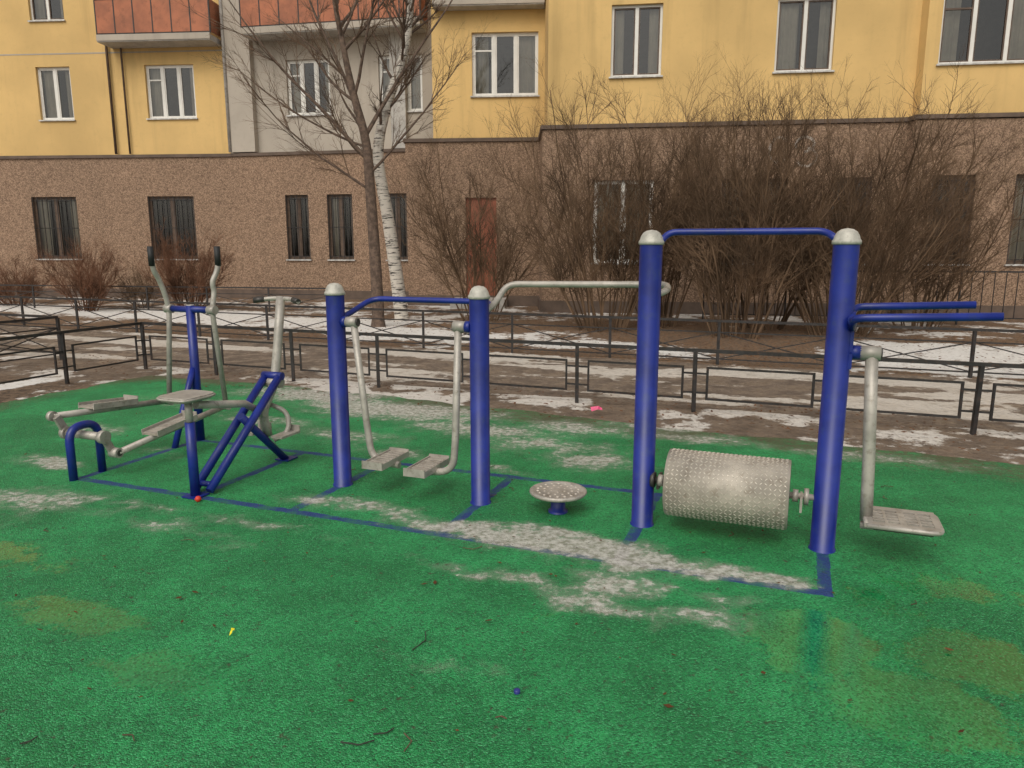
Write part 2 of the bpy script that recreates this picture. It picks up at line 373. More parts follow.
mb.tube([E(s0-.0,0,zc),E(s0-.09,0,zc)],.017,'bolt',14); mb.tube([E(s1,0,zc),E(s1+.13,0,zc)],.017,'silver',14)
for q in (s0-.04,s1+.03): mb.tube([E(q-.014,0,zc),E(q+.014,0,zc)],.034,'silver',18)
for q in (s0-.085,s1+.085): mb.tube([E(q-.012,0,zc),E(q+.012,0,zc)],.045,'bolt' if q<s0 else 'silver',18)
mb.box(E(s0-.055,0,zc),U,Nn,Z,-.008,.008,-.02,.10,-.05,.02,'bolt'); mb.box(E(s1+.06,0,zc),U,Nn,Z,-.006,.006,-.10,.02,-.06,.02,'silver')
mb.obj('barrel',e)
e=empty('pendulum_trainer'); mb=MB()
mb.tube(rnd([E(3.08,-.03,1.20),E(3.08,-.17,1.262),E(3.69,-.18,1.29)],.05,5),.0195,'blue',14)
mb.tube(rnd([E(3.06,.03,1.22),E(3.10,.19,1.29),E(3.65,.20,1.315)],.05,5),.0195,'blue',14)
mb.tube([E(3.07,-.13,1.245),E(3.09,.16,1.27)],.016,'blue',12)
mb.box(E(3.09,0,1.14),U,Nn,Z,-.03,.004,-.035,.035,-.15,.14,'blue')
mb.obj('handlebars',e)
mb=MB(); mb.tube([E(3.08,0,1.075),E(3.135,0,1.075)],.036,'blue',18); mb.tube([E(3.13,0,1.075),E(3.225,0,1.075)],.036,'silver',20); mb.tube([E(3.225,0,1.075),E(3.232,0,1.075)],.026,'bolt',14)
mb.tube(rnd([E(3.185,0,1.075),E(3.215,-.01,.50),E(3.225,-.015,.20)],.3,6),.031,'silver',20)
mb.obj('swing_arm',e)
mb=MB(); o=E(3.385,.0,.215)
mb.box(o,U,Nn,Z,-.16,.17,-.145,-.115,0,.014,'silver'); mb.box(o,U,Nn,Z,-.16,.17,.115,.145,0,.014,'silver')
mb.box(o,U,Nn,Z,-.16,-.135,-.115,.115,0,.014,'silver'); mb.box(o,U,Nn,Z,.145,.17,-.115,.115,0,.014,'silver'); mb.box(o,U,Nn,Z,-.01,.02,-.115,.115,0,.0138,'silver')
for sa,sb in ((-.135,-.01),(.02,.145)):
    for i in range(6):
        y0=-.115+i*.0425; mb.box(o,U,Nn,Z,sa,sb,y0,y0+.0175,.001,.0128,'silver')
    for fr_ in (.5,): mb.box(o,U,Nn,Z,sa+(sb-sa)*fr_-.006,sa+(sb-sa)*fr_+.006,-.115,.115,.0015,.0122,'silver')
mb.box(o,U,Nn,Z,-.13,.14,-.11,.11,-.03,-.012,'bolt')
mb.tube(rnd([E(3.22,-.145,.216),E(3.56,-.145,.216),E(3.56,.145,.216),E(3.22,.145,.216),E(3.22,-.140,.216)],.06),.013,'silver',10)
mb.tube([E(3.20,-.012,.17),E(3.5,-.012,.175)],.02,'silver',14)
mb.obj('foot_platform',e)
e=empty('elliptical_trainer'); mb=MB()
mb.tube(rnd([E(-1.80,-.60,0),E(-1.80,-.60,.375),E(-1.80,-.37,.375),E(-1.80,-.37,0)],.12,8),.028,'blue',18)
mb.tube([E(-1.80,.58,0),E(-1.80,.58,1.13)],.036,'blue',22); mb.tube([E(-1.80,.58,1.13),E(-1.80,.58,1.137)],.030,'cap',16)
mb.tube([E(-1.99,.58,1.10),E(-1.61,.58,1.10)],.026,'blue',16)
mb.tube(rnd([E(-1.80,.56,.62),E(-1.80,.42,.30),E(-1.8,.30,.0)],.1),.025,'blue',14)
mb.obj('frame',e)
mb=MB()
mb.tube([E(-1.97,-.48,.30),E(-1.63,-.48,.30)],.03,'silver',18)
for sx,ang in ((-1.98,2.0),(-1.62,-1.1)):
    ax=E(sx,-.48,.30); pe=ax+Nn*(.14*math.cos(ang))+Z*(.14*math.sin(ang))
    ca_=E(sx,-.48,.30)
    mb.tube([ca_-U*.02,ca_+U*.02],.046,'silver',20)
    mb.box(ca_,U,(pe-ca_).normalized(),U.cross((pe-ca_).normalized()),-.012,.012,0,(pe-ca_).length,-.025,.025,'silver')
    so=-.045 if sx<-1.8 else .045
    pe2=pe+U*so; mb.tube([pe-U*.02+U*so*.2,pe2+U*so*.4],.036,'silver',18); mb.tube([pe2+U*so*.4,pe2+U*so*.5],.022,'bolt',10)
    sl=sx+so
    left=sx<-1.8
    low=E(sl,.50 if left else .66,.34 if left else .30)
    mb.tube([pe2,low],.024,'silver',16)
    mb.tube([low-U*.03,low+U*.03],.036,'silver',16)
    d=(low-pe2).normalized(); mid_=pe2.lerp(low,.45)+Z*.033; up=U.cross(d).normalized()
    if up.z<0: up=-up
    mb.box(mid_,U,d,up,-.07,.07,-.20,.19,-.008,.008,'plate'); mb.box(mid_,U,d,up,-.074,.074,.191,.20,-.012,.05,'silver'); mb.box(mid_,U,d,up,-.08,-.071,-.2,.19,-.014,.03,'silver'); mb.box(mid_,U,d,up,.071,.08,-.2,.19,-.014,.03,'silver')
    for i in range(8): mb.box(mid_,U,d,up,-.06,.06,-.19+i*.047,-.175+i*.047,.0085,.013,'silver')
    piv=E(sl,.58,1.10)
    mb.tube([piv-U*.035,piv+U*.035],.036,'silver',16)
    if left: top=[piv,E(sl,.54,1.25),E(sl-.01,.50,1.36),E(sl-.01,.46,1.42),E(sl-.01,.45,1.60)]
    else: top=[piv,E(sl,.62,1.25),E(sl,.60,1.32),E(sl+.02,.66,1.43),E(sl+.02,.66,1.60)]
    mb.tube(rnd([low]+top,.08,5),.021,'silver',14)
    mb.tube([top[-1]-Z*.15,top[-1]+Z*.005],.024,'black',14)
mb.obj('levers_and_pedals',e)
e=empty('horse_riding_trainer'); mb=MB(); s=-.75
mb.tube([E(s,-.56,0),E(s,-.56,.50)],.031,'blue',18); 
mb.box(E(s,-.56,0),U,Nn,Z,-.06,.06,-.06,.06,.008,.016,'blue')
for ds in (-.06,.06):
    mb.tube([E(s+ds,-.50,.03),E(s+ds,.26,.67)],.028,'blue',16)
mb.tube([E(s-.085,.26,.67),E(s+.085,.26,.67)],.029,'blue',16)
mb.tube([E(s-.07,-.46,.06),E(s+.07,-.46,.06)],.02,'blue',12)
mb.tube([E(s,-.10,.44),E(s,.36,.0)],.028,'blue',16)
mb.box(E(s,.36,0),U,Nn,Z,-.06,.06,-.06,.06,.008,.016,'blue')
mb.obj('frame',e)
mb=MB()
o=E(s-.04,-.53,.64)
for (w,z0,z1) in ((.115,0,.012),(.135,.012,.026),(.127,.026,.034)):
    ring=[]
    for j in range(32):
        a=6.283*j/32; ca,sa=math.cos(a),math.sin(a); q=(abs(ca)**5+abs(sa)**5)**(-1/5)
        ring.append((w*q*ca,w*1.1*q*sa))
    b=len(mb.v); mb.v+=[tuple(o+U*x+Nn*y+Z*z0) for x,y in ring]+[tuple(o+U*x+Nn*y+Z*z1) for x,y in ring]
    for j in range(32): j2=(j+1)%32; mb.face((b+j,b+j2,b+32+j2,b+32+j),'silver',True)
    mb.face(tuple(b+32+j for j in range(32)),'silver'); mb.face(tuple(b+j for j in reversed(range(32))),'silver')
mb.tube([E(s,-.56,.50),E(s-.01,-.55,.64)],.024,'silver',14)
mb.tube([E(s,-.50,.60),E(s,-.05,.52),E(s,.10,.43)],.026,'silver',16)
mb.tube([E(s-.045,.10,.43),E(s+.045,.10,.43)],.034,'silver',16)
mb.tube(rnd([E(s,.40,1.24),E(s,.33,.86),E(s,.27,.60),E(s,.12,.42),E(s,.17,.24)],.08),.033,'silver',18)
mb.tube([E(s-.075,.26,.62),E(s+.075,.26,.62)],.038,'silver',18)
mb.tube(rnd([E(s-.20,.34,1.21),E(s-.08,.40,1.225),E(s+.08,.40,1.225),E(s+.20,.34,1.21)],.04),.016,'silver',12)
for q in (-1,1): mb.tube([E(s+q*.20,.34,1.21),E(s+q*.13,.375,1.22)],.021,'bolt',12)
mb.tube(rnd([E(s,.22,.46),E(s+.10,.28,.40),E(s+.12,.26,.26),E(s+.04,.18,.20)],.07),.018,'silver',12)
mb.tube(rnd([E(s,.22,.46),E(s-.10,.24,.40),E(s-.12,.22,.26),E(s-.04,.17,.20)],.07),.018,'silver',12)
for q in (-1,1):
    mb.box(E(s+q*.13,.20,.25),U,Nn,Z,-.05,.05,-.10,.10,-.008,.008,'silver'); mb.box(E(s+q*.13,.20,.25),U,Nn,Z,-.05,.05,.101,.11,-.008,.05,'silver')
mb.obj('seat_and_levers',e)

# ---------------------------------------------------------------- fences
def rail_fence(name,pts,step,h,style):
    mb=MB()
    for a,b in zip(pts[:-1],pts[1:]):
        a,b=V(a),V(b); L_=(b-a).length; n=max(1,round(L_/step)); d=(b-a)/n; dd=d.normalized()
        for i in range(n+1):
            p=a+d*i
            tz=random.uniform(-.008,.008)
            mb.bar(p-Z*.05,p+Z*(h-.012)+dd*tz,.036 if style!='bars' else .03,'iron')
            if i==n: break
            q=p+d
            if style=='rect':
                lo,hi=h*.20,h*.72; m0,m1=p+dd*.12,q-dd*.12
                mb.bar(m0+Z*lo,m1+Z*lo,.02,'iron'); mb.bar(m0+Z*hi,m1+Z*hi,.02,'iron'); mb.bar(m0+Z*(lo-.01),m0+Z*(hi+.01),.02,'iron'); mb.bar(m1+Z*(lo-.01),m1+Z*(hi+.01),.02,'iron')
                for z in (lo+.06,hi-.06): mb.bar(p+Z*z,m0+Z*z,.018,'iron'); mb.bar(q+Z*z,m1+Z*z,.018,'iron')
            elif style=='x':
                mb.bar(p+Z*h*.74,q+Z*h*.74,.018,'iron'); mb.bar(p+Z*h*.12,q+Z*h*.12,.018,'iron')
                mb.bar(p+Z*h*.12,q+Z*h*.74,.014,'iron'); mb.bar(p+Z*h*.74+Nn*.012,q+Z*h*.12+Nn*.012,.014,'iron')
            else:
                mb.bar(p+Z*.15,q+Z*.15,.022,'iron')
                k_=8
                for j in range(1,k_): mb.bar(p+d*j/k_+Z*.15,p+d*j/k_+Z*(h-.01),.014,'iron')
        mb.bar(a+Z*h,b+Z*h,.034,'iron')
    return mb.obj(name)
rail_fence('low_metal_fence',[E(-5.35,-6),E(-5.35,3.3),E(14,3.25)],1.22,.6,'rect')
rail_fence('low_metal_fence',[E(-18,6.3),E(14,6.45)],1.5,.6,'x')
rail_fence('low_metal_fence',[E(-18,3.6),E(-7.2,3.5),E(-7.2,-5)],1.5,.6,'x')
rail_fence('garden_fence',[V((4.2,16.28,0)),V((16,14.2,0))],1.6,1.1,'bars')
rail_fence('garden_fence',[V((-16,20.3,0)),V((-4.4,18.2,0))],1.6,.6,'x')

# ---------------------------------------------------------------- building
bld=empty('apartment_building')
W={n:MB() for n in ('upper_walls','base_walls','window_frames','window_glass','curtains','interiors','grilles','ledge','balconies','trim','door')}
def frame(p0,p1):
    p0=V((*p0,0));p1=V((*p1,0)); e_=(p1-p0).normalized(); return p0,e_,V((e_.y,-e_.x,0)),(p1-p0).length
def wall(mb,F,z0,z1,ops,mat,rev=.16):
    o,e_,nr,L_=F
    ss=sorted(set([0,L_]+[x for q in ops for x in q[:2]])); zs=sorted(set([z0,z1]+[x for q in ops for x in q[2:4]]))
    for i in range(len(ss)-1):
        for j in range(len(zs)-1):
            cs,cz=(ss[i]+ss[i+1])/2,(zs[j]+zs[j+1])/2
            if any(q[0]<cs<q[1] and q[2]<cz<q[3] for q in ops): continue
            mb.quad([o+e_*ss[i]+Z*zs[j],o+e_*ss[i+1]+Z*zs[j],o+e_*ss[i+1]+Z*zs[j+1],o+e_*ss[i]+Z*zs[j+1]],mat)
    for (a,b,c_,d) in [q[:4] for q in ops]:
        P=lambda s_,z_,dd: o+e_*s_+Z*z_-nr*dd
        for (s_a,z_a,s_b,z_b) in ((a,c_,b,c_),(b,c_,b,d),(b,d,a,d),(a,d,a,c_)):
            mb.quad([P(s_a,z_a,0),P(s_b,z_b,0),P(s_b,z_b,rev),P(s_a,z_a,rev)],mat)
            W['interiors'].quad([P(s_a,z_a,rev),P(s_b,z_b,rev),P(s_b,z_b,1.1),P(s_a,z_a,1.1)],'interior')
        W['interiors'].quad([P(a,c_,1.1),P(b,c_,1.1),P(b,d,1.1),P(a,d,1.1)],'interior')
def window(F,a,b,c_,d,mat='white',parts=2,grille=False,cur=1,trans=False):
    o,e_,nr,L_=F; B=lambda mb,s0,s1,d0,d1,z0,z1,m: mb.box(o,e_,-nr,Z,s0,s1,d0,d1,z0,z1,m)
    mb=W['window_frames']; t=.055
    B(mb,a,b,.09,.15,c_,c_+t,mat);B(mb,a,b,.09,.15,d-t,d,mat);B(mb,a,a+t,.09,.15,c_+t,d-t,mat);B(mb,b-t,b,.09,.15,c_+t,d-t,mat)
    for i in range(1,parts):
        x=a+(b-a)*i/parts; B(mb,x-.04,x+.04,.088,.15,c_+t,d-t,mat)
    sash=mat if (mat!='white' or random.random()<.5) else 'brownfr'
    for i in range(parts):
        x0=a+(b-a)*i/parts+(t if i==0 else .04); x1=a+(b-a)*(i+1)/parts-(t if i==parts-1 else .04)
        for q in ((x0,x0+.03,c_+t,d-t),(x1-.03,x1,c_+t,d-t),(x0+.03,x1-.03,c_+t,c_+t+.03),(x0+.03,x1-.03,d-t-.03,d-t)): B(mb,q[0],q[1],.10,.145,q[2],q[3],sash)
        if trans and i==0: B(mb,x0+.03,x1-.03,.10,.145,d-.45,d-.41,sash)
    W['window_glass'].quad([o+e_*s_+Z*z_-nr*.125 for s_,z_ in ((a+.05,c_+.05),(b-.05,c_+.05),(b-.05,d-.05),(a+.05,d-.05))],'glass')
    B(W['trim'],a-.04,b+.04,-.06,.09,c_-.035,c_+.001,'sill')
    if cur:
        mc=W['curtains']; segs=[]
        w_=b-a
        if cur==1: segs=[(a+.03,a+w_*random.uniform(.2,.42)),(b-w_*random.uniform(.15,.35),b-.03)]
        elif cur==2: segs=[(a+.03,b-.03)]
        ph=random.random()*6
        for (x0,x1) in segs:
            n=max(8,int((x1-x0)/.025)); b0=len(mc.v)
            for i in range(n+1):
                x=x0+(x1-x0)*i/n; dd=.26+.022*math.sin(x*42+ph)+.01*math.sin(x*19)
                for z_ in (c_+.02,d-.02): mc.v.append(tuple(o+e_*x+Z*z_-nr*dd))
            for i in range(n): mc.face((b0+2*i,b0+2*i+2,b0+2*i+3,b0+2*i+1),'curtain',True)
    if grille:
        g_=W['grilles']; n=max(3,int((b-a)/.16))
        for i in range(n+1):
            x=a+.02+(b-a-.04)*i/n; B(g_,x-.008,x+.008,.02,.036,c_+.005,d-.005,'iron')
        for z_ in (c_+.1,(c_+d)/2,d-.12): B(g_,a+.005,b-.005,.037,.05,z_-.01,z_+.01,'iron')
def at(F,x): return (x-F[0].x)/F[1].x
TOP=13.6; rows=(0,2.9,5.8)
segs=[('yellow',(-30,25.5),(-8.7,23.8),[(-27.5,-26,2),(-23,-21.5,3),(-19.2,-18.2,2),(-14.75,-13.65,2),(-11.25,-9.7,3)]),
 ('greywall',(-8.7,23.8),(-2.1,22.55),[(-6.75,-5.4,3),(-3.9,-2.6,3)]),
 (None,(-2.1,22.55),(-2.1,20.6),[]),
 ('yellow',(-2.1,20.6),(.85,20.4),[(-1.05,.68,3)]),
 (None,(.85,20.4),(.85,18.5),[]),
 ('yellow',(.85,18.5),(8.97,17.4),[(2.3,3.45,2),(5.95,7.2,2)]),
 (None,(8.97,17.4),(8.97,17.1),[]),
 ('yellow',(8.97,17.1),(20,15.6),[(9.25,11.3,3),(14.5,16,2),(17.5,19,3)]),
 (None,(20,15.6),(20,36),[]),(None,(20,36),(-30,36),[]),(None,(-30,36),(-30,25.5),[])]
for mt,p0,p1,wins in segs:
    F=frame(p0,p1); ops=[]
    for (xa,xb,pt) in wins:
        for r_ in rows: ops.append((at(F,xa),at(F,xb),5.5+r_,7.07+r_,pt))
    wall(W['upper_walls'],F,4.4,TOP,ops,mt or 'yellow')
    for i,q in enumerate(ops): window(F,*q[:4],mat='white',parts=q[4],cur=1,trans=(q[4]==3))
    if mt:
        o,e_,nr,L_=F
        for z_ in ((7.42,10.32,13.2) if p0[0]<-20 else (13.2,)): W['trim'].box(o,e_,-nr,Z,.002,L_-.002,-.006,.01,z_,z_+.04,'greywall')
bsegs=[((-30,25.38),(-8.75,23.68),[(-27,-25.6),(-22.2,-20.8),(-18.3,-16.7),(-15.3,-13.8),(-11.45,-9.95)]),
 ((-8.75,23.68),(-2.85,22.4),[(-6.95,-6.2),(-5.6,-4.8),(-3.75,-3.1)]),
 ((-2.85,22.4),(-2.85,20.55),[]),
 ((-2.85,20.55),(.73,20.27),[]),
 ((.73,20.27),(.73,18.38),[]),
 ((.73,18.38),(8.85,17.27),[(1.95,3.35),(4.9,6.35),(7.3,8.2)]),
 ((8.85,17.27),(8.85,16.97),[]),
 ((8.85,16.97),(20,15.47),[(9.3,10.2),(11.0,12.4),(14.3,15.8),(17,18.5)]),
 ((20.1,15.47),(20.1,36.1),[]),((20.1,36.1),(-30.1,36.1),[]),((-30.1,36.1),(-30.1,25.38),[])]
for i,(p0,p1,wins) in enumerate(bsegs):
    F=frame(p0,p1); o,e_,nr,L_=F; ops=[(at(F,a),at(F,b),1.22,3.16) for a,b in wins]
    wops=list(ops)
    if i==3:
        dq=(at(F,-1.25),at(F,-.42),0.25,2.9); ops.append(dq)
        W['door'].box(o,e_,-nr,Z,dq[0]+.002,dq[1]-.002,.08,.13,dq[2]+.002,dq[3]-.002,'door')
        for zz in (.6,1.7): W['door'].box(o,e_,-nr,Z,dq[0]+.12,dq[1]-.12,.06,.079,zz,zz+.85,'door')
        W['door'].tube([o+e_*(dq[0]+.1)+Z*1.15-nr*.03,o+e_*(dq[0]+.1)+Z*1.4-nr*.03],.015,'bolt',8)
        W['trim'].box(o,e_,-nr,Z,dq[0]-.3,dq[1]+.3,-1.0,-.002,-.02,.24,'slab')
    wall(W['base_walls'],F,-.3,4.33,ops,'brownwall')
    for j,q in enumerate(wops): window(F,*q,mat='white' if (i==5 and j==0) else 'brownfr',parts=2,grille=not(i==5 and j==0),cur=2 if (i==5 and j==0) else (1 if j%2 else 0))
    W['ledge'].box(o,e_,-nr,Z,-.03,L_+.03,-.05,.30,4.33+i*.003,4.42+i*.003,'ledge')
    W['ledge'].box(o,e_,-nr,Z,.001,L_-.001,-.04,.01,-.3,.28+i*.003,'ledge')
W['upper_walls'].quad([V((x,y,TOP)) for x,y in ((-30,25.5),(-8.7,23.8),(-2.1,22.55),(-2.1,20.6),(.85,20.4),(.85,18.5),(8.97,17.4),(8.97,17.1),(20,15.6),(20,36),(-30,36))],'roof')
def balcony(F,xa,xb,zf,dep,pm='rust'):
    o,e_,nr,L_=F; a,b=at(F,xa),at(F,xb); mb=W['balconies']; B=lambda s0,s1,d0,d1,z0,z1,m: mb.box(o,e_,nr,Z,s0,s1,d0,d1,z0,z1,m)
    B(a,b,.01,dep,zf,zf+.16,'slab'); B(a-.004,b+.004,dep-.03,dep+.025,zf+.03,zf+.2,'greywall')
    n=max(2,int((b-a)/.55))
    for i in range(n):
        s0=a+(b-a)*i/n+.02; s1=a+(b-a)*(i+1)/n-.02
        B(s0,s1,dep-.05,dep-.025,zf+.25,zf+1.15,pm)
    B(a,b,dep-.06,dep-.015,zf+1.16,zf+1.22,'iron'); B(a,b,dep-.06,dep-.02,zf+.205,zf+.24,'iron')
    for i in range(n+1):
        s0=a+(b-a)*i/n; B(s0-.018,s0+.018,dep-.062,dep-.02,zf+.2,zf+1.16,'iron')
    for s0 in (a,b-.03): B(s0,s0+.03,.02,dep-.07,zf+.25,zf+1.15,pm)
    for i in range(0,n+1,2):
        s0=a+(b-a)*i/n; B(s0-.03,s0+.03,dep-.07,dep-.01,zf+1.22,zf+2.72,'greywall' if i%4 else 'brownfr')
FA=frame((-30,25.5),(-8.7,23.8)); FB=frame((-8.7,23.8),(-2.1,22.55)); FC=frame((-2.1,20.6),(.85,20.4))
for r_ in (0,2.9): 
    balcony(FA,-12.2,-8.75,7.55+r_,.75); balcony(FA,-24,-20,7.5+r_,.75)
    balcony(FB,-7.7,-2.4,7.62+r_,.75); balcony(FC,-2.0,.84,7.6+r_,.4)
def pipe(x,y,z0,z1,r,m,sh=0): W['trim'].tube([V((x,y,z0)),V((x+sh,y,z1))],r,m,10)
pipe(-12.35,24.0,4.45,TOP,.04,'brownfr'); pipe(-11.9,23.97,4.45,TOP,.03,'brownfr')
pipe(-8.62,23.55,4.45,TOP,.05,'slab')
o,e_,nr,L_=FB
W['trim'].box(o,e_,nr,Z,.12,.95,.002,.22,4.45,TOP-.01,'greywall'); W['trim'].box(o,e_,nr,Z,5.3,5.75,.002,.20,4.45,TOP-.01,'slab')
FD=frame((.73,18.38),(8.85,17.27)); o,e_,nr,L_=FD; gm=MB()
def stroke(cx,cz,rx,rz,a0,a1):
    p=[]; n=22
    for i in range(n+1):
        a=a0+(a1-a0)*i/n; p.append((cx+rx*math.cos(a),cz+rz*math.sin(a)))
    for (x0,z0),(x1,z1) in zip(p[:-1],p[1:]):
        dx,dz=x1-x0,z1-z0; l=math.hypot(dx,dz); px,pz=-dz/l*.028,dx/l*.028
        gm.quad([o+e_*(x+qx)+Z*(z+qz)+nr*.004 for x,z,qx,qz in ((x0,z0,px,pz),(x1,z1,px,pz),(x1,z1,-px,-pz),(x0,z0,-px,-pz))],'graf')
stroke(5.45,3.78,.22,.28,.8,5.6); stroke(6.0,3.9,.2,.16,-1.6,3.6); stroke(6.05,3.62,.22,.2,-2.6,1.5)
gm.obj('wall_lettering',bld)
for n_,mb in W.items():
    if mb.v: mb.obj(n_,bld)

# ---------------------------------------------------------------- vegetation
def grow(mb,p,d,L_,r,lev,cfg,rg):
    n=cfg['seg'][lev]; pts=[V(p)]; d=V(d).normalized(); rr=[r]; end=r*cfg['tip'][lev]; w=cfg['wander'][lev]; up=cfg['up'][lev]
    for i in range(n):
        d=(d+V((rg.uniform(-w,w),rg.uniform(-w,w),rg.uniform(-w,w)+up))).normalized()
        pts.append(pts[-1]+d*(L_/n)); rr.append(r+(end-r)*(i+1)/n)
    mb.tube(pts,rr,cfg['mat'][lev],cfg['sides'][lev],cap=False)
    spawn(mb,pts,rr,L_,lev,cfg,rg)
def spawn(mb,pts,rr,L_,lev,cfg,rg,t0=None,cnt=None):
    if lev+1>=len(cfg['seg']): return
    n=len(pts)-1; az=rg.uniform(0,6.283)
    for c in range(cnt or cfg['kids'][lev]):
        t=rg.uniform(cfg['t0'][lev] if t0 is None else t0,1.0)*n; i=min(n-1,int(t)); q=pts[i].lerp(pts[i+1],t-i)
        dd=(pts[i+1]-pts[i]).normalized(); az+=2.4+rg.uniform(-.5,.5); pr=dd.orthogonal().normalized(); pr2=dd.cross(pr)
        sp_=cfg['spread'][lev]*rg.uniform(.65,1.3)
        nd=dd*math.cos(sp_)+(pr*math.cos(az)+pr2*math.sin(az))*math.sin(sp_)
        nd.z=nd.z*.85+.10
        l2=L_*cfg['lr'][lev]*rg.uniform(.55,1.25)*(1-.4*t/n)
        r2=min(rr[i]*.7,cfg['r'][lev+1])*rg.uniform(.75,1.1)
        grow(mb,q,nd,l2,r2,lev+1,cfg,rg)
def crv(pts,n=5):
    pts=[V(p) for p in pts]; out=[]
    for i in range(len(pts)-1):
        p0=pts[max(0,i-1)];p1=pts[i];p2=pts[i+1];p3=pts[min(len(pts)-1,i+2)]
        for j in range(n):
            t=j/n; out.append(.5*((2*p1)+(p2-p0)*t+(2*p0-5*p1+4*p2-p3)*t*t+(-p0+3*p1-3*p2+p3)*t**3))
    out.append(pts[-1]); return out
tc={'seg':[8,9,7,5,3],'tip':[.3,.18,.22,.35,.5],'wander':[.06,.085,.11,.15,.2],'up':[.02,.045,.045,.01,-.02],'mat':['bark','bark','twig','twig','twig'],'sides':[10,6,4,3,3],
 'kids':[10,10,8,6,0],'t0':[.35,.12,.12,.08,0],'spread':[.75,.58,.55,.55,.6],'lr':[.5,.42,.55,.55,.5],'r':[.12,.034,.0105,.0062,.0042]}
rg=random.Random(11)
mb=MB()
tp=crv([(-2.72,15.0,-.1),(-2.72,15.0,.8),(-2.78,15.0,2.5),(-2.84,15.0,3.6),(-3.05,15.0,4.5),(-3.2,15.0,5.3),(-3.4,15.1,6.6),(-3.4,15.1,8.6)],5)
tr_=[.125*(1-.88*i/(len(tp)-1))+.008 for i in range(len(tp))]; tr_[0]=.2;tr_[1]=.155
mb.tube(tp,tr_,'bark',14,cap=False); spawn(mb,tp,tr_,4.2,0,dict(tc,kids=[0,8,6,4,0]),rg,t0=.42,cnt=8)
for (p,d,l,r) in (((-2.84,15,3.3),(-.75,-.1,.75),4.0,.045),((-2.86,15,3.7),(.45,.3,.9),4.2,.045),((-2.8,15,2.7),(-.95,-.2,.50),3.2,.03),((-2.9,15,4.0),(-.45,.3,1),4.2,.042),((-3.05,15,4.4),(.35,-.4,1),3.6,.036),((-2.8,15,3.0),(.85,-.2,.6),2.9,.03),((-2.8,15,3.5),(-1,.3,.35),3.0,.03)):
    grow(mb,V(p),V(d),l,r,1,dict(tc,kids=[10,12,8,6,0]),rg)
mb.obj('bare_tree')
mb=MB(); tcb=dict(tc,mat=['birch','bark','twig','twig','twig'],kids=[10,9,7,5,0])
tp=crv([(-2.42,16.3,-.1),(-2.5,16.3,.8),(-2.66,16.25,2.2),(-2.82,16.2,3.5),(-2.60,16.2,4.5),(-2.22,16.2,5.5),(-2.05,16.2,6.6),(-2.0,16.2,8.2),(-1.9,16.2,10.4)],5)
tr_=[.15*(1-.8*i/(len(tp)-1))+.01 for i in range(len(tp))]; tr_[0]=.2
mb.tube(tp,tr_,'birch',14,cap=False); spawn(mb,tp,tr_,4.6,0,tcb,rg,t0=.33,cnt=18)
mb.obj('birch_tree')
def shrub(name,x,y,h,wid,stems,seed,mat='twig2',dens=1.0,rk=1.0):
    rg=random.Random(seed); mb=MB()
    cfg={'seg':[9,5,3,2],'tip':[.3,.35,.45,.5],'wander':[.13,.17,.22,.25],'up':[.01,.06,.05,.02],'mat':[mat]*4,'sides':[4,3,3,3],
     'kids':[int(16*dens),7,4,0],'t0':[.18,.12,.1,0],'spread':[.62,.6,.6,.65],'lr':[.36,.5,.55,.5],'r':[.018*rk,.0095*rk,.0064*rk,.005*rk]}
    for i in range(stems):
        a=rg.uniform(0,6.283); q=rg.random()**.5; o=V((x+math.cos(a)*wid*.14*q,y+math.sin(a)*wid*.12*q,-.03))
        tilt=q*math.atan2(wid*.55,h)*rg.uniform(.75,1.3)
        d=V((math.cos(a)*math.sin(tilt),math.sin(a)*math.sin(tilt)*.8,math.cos(tilt)))
        grow(mb,o,d,h*rg.uniform(.75,1.12)*(1-.06*q),.018*rg.uniform(.6,1.35)*min(1,h/2.5),0,cfg,rg)
    return mb.obj(name)
shrub('bare_shrub',1.75,14.3,4.2,3.4,34,1)
shrub('bare_shrub',4.0,13.2,3.8,2.8,28,2)
shrub('bare_shrub',6.0,13.6,3.9,4.2,44,3)
shrub('bare_shrub',4.9,14.6,4.0,3.0,22,4)
shrub('bare_shrub',3.0,15.0,4.1,2.8,20,5)
shrub('bare_shrub',-.7,16.2,3.6,2.8,20,6)
shrub('bare_shrub',8.0,14.6,3.5,2.8,20,16)
shrub('bare_shrub',-13.9,20.8,1.3,2.4,50,7,'redtwig',.75,1.5)
shrub('bare_shrub',-10.8,18.8,1.7,1.7,44,8,'redtwig',.75,1.4)
shrub('bare_shrub',-9.7,19.6,1.1,1.6,34,9,'twig2',.75,1.4)
shrub('bare_shrub',-8.4,19.3,1.9,2.1,44,10,'redtwig',.75,1.4)
shrub('bare_shrub',-16.5,20.8,1.3,2.2,30,12,'redtwig',.7,1.5)

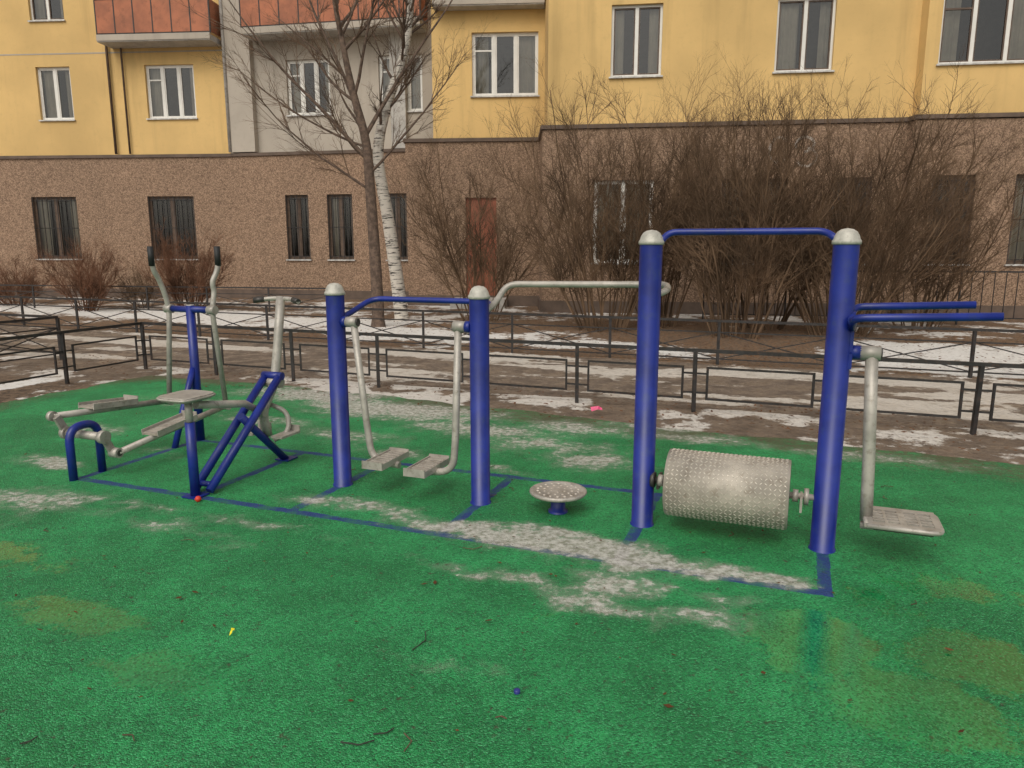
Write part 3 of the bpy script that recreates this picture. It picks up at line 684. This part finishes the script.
# ---------------------------------------------------------------- litter
mb=MB(); rg=random.Random(5)
def leafq(w,sz):
    a=rg.uniform(0,6.28); dx=V((math.cos(a),math.sin(a),rg.uniform(-.25,.25)))*sz; dy=V((-math.sin(a),math.cos(a),rg.uniform(-.25,.25)))*sz*.5
    c_=w+Z*(.008+abs(dx.z)); mb.quad([c_-dx,c_-dy,c_+dx,c_+dy],'leaf')
for i in range(460):
    s_=rg.uniform(-4,4.5); n_=rg.uniform(-3.4,2.6); leafq(E(s_,n_,.006),rg.uniform(.004,.014))
for i in range(1500):
    s_=rg.uniform(-7,7); n_=2.3+rg.random()**.7*1.5; leafq(E(s_,n_,.004),rg.uniform(.01,.028))
for i in range(2500): 
    s_=rg.uniform(-7,7); n_=rg.uniform(6.5,12); leafq(E(s_,n_,.03),rg.uniform(.015,.035))
for w in ((-1.48,3.22),(-.37,3.32),(-1.53,3.16),(1.75,2.72),(.95,2.55),(-.1,2.95),(.55,2.35),(-.42,3.3)): leafq(V((*w,.006)),.02)
for i in range(26):
    w=E(rg.uniform(-3,3.5),rg.uniform(-3.2,1.5),.012); a=rg.uniform(0,6.28); l=rg.uniform(.02,.08)
    mb.tube([w,w+V((math.cos(a),math.sin(a),.02))*l,w+V((math.cos(a+.5),math.sin(a+.5),.02))*l*1.7],.0022,'twig',4)
for (x,y,a,l) in ((-.56,2.16,-.25,.11),(-.40,2.72,1.0,.14),(-.46,2.2,.1,.07),(-1.6,2.15,.5,.05)):
    w=V((x,y,.012)); mb.tube([w,w+V((math.cos(a),math.sin(a),.02))*l*.6,w+V((math.cos(a+.3),math.sin(a+.3),.02))*l],.0024,'bolt',4)
mb.obj('leaf_litter')
mb=MB(); w=V((-1.175,2.83,.012)); mb.quad([w,w+V((.009,.003,.008)),w+V((.008,.024,.016)),w+V((-.003,.022,.008))],'yellowbit'); mb.quad([w+V((.0,.022,.012)),w+V((.013,.026,.010)),w+V((.009,.04,.012)),w+V((-.004,.036,.016))],'yellowbit'); mb.obj('plastic_scrap')
mb=MB(); mb.lathe(V((.018,2.44,.006)),Z,[(.012,0),(.012,.012),(.009,.014),(0,.014)],'bluebit',16); mb.obj('bottle_cap')
mb=MB(); mb.lathe(V((-2.0,4.50,.006)),Z,[(.012,0),(.02,.01),(.02,.02),(.012,.032),(0,.036)],'redbit',16); mb.obj('toy_ball')
mb=MB(); w=E(1.0,2.76,.02); mb.quad([w,w+V((.06,.0,.02)),w+V((.07,.02,.05)),w+V((-.01,.02,.04))],'pinkbit'); mb.quad([w+V((.06,0,.02)),w+V((.11,.02,.01)),w+V((.10,.03,.03)),w+V((.07,.02,.05))],'pinkbit'); mb.obj('plastic_bag')

# ---------------------------------------------------------------- light + camera
w=bpy.data.worlds.new('World'); sc.world=w; w.use_nodes=True; t=w.node_tree; bg=t.nodes['Background']
sky=t.nodes.new('ShaderNodeTexSky'); sky.sky_type='NISHITA'; sky.sun_disc=False; sky.sun_elevation=math.radians(48); sky.sun_rotation=math.radians(200)
sky.air_density=1.0; sky.dust_density=4.0
hs=t.nodes.new('ShaderNodeHueSaturation'); hs.inputs['Saturation'].default_value=.25
t.links.new(sky.outputs[0],hs.inputs['Color']); mxn=t.nodes.new('ShaderNodeMix'); mxn.data_type='RGBA'; mxn.blend_type='MULTIPLY'; mxn.inputs[0].default_value=1; mxn.inputs[7].default_value=(1.0,.97,.90,1)
t.links.new(hs.outputs[0],mxn.inputs[6]); t.links.new(mxn.outputs[2],bg.inputs['Color']); bg.inputs['Strength'].default_value=.148
sl=bpy.data.lights.new('sun','SUN'); sl.energy=.75; sl.angle=math.radians(45); sl.color=(1,.96,.9)
so=bpy.data.objects.new('sun',sl); sc.collection.objects.link(so)
az=math.radians(200); el=math.radians(48)
dirv=V((math.sin(az)*math.cos(el),math.cos(az)*math.cos(el),math.sin(el)))
so.rotation_euler=dirv.to_track_quat('Z','Y').to_euler(); so.location=(0,-5,12)
cam=bpy.data.cameras.new('camera'); co=bpy.data.objects.new('camera',cam); sc.collection.objects.link(co)
cam.sensor_width=36; cam.lens=26.0; cam.clip_end=500; cam.clip_start=.05
co.location=(0,0,1.6); co.rotation_euler=(math.radians(90-10.5),0,0); sc.camera=co
sc.view_settings.view_transform='Standard'; sc.view_settings.look='None'; sc.view_settings.exposure=0
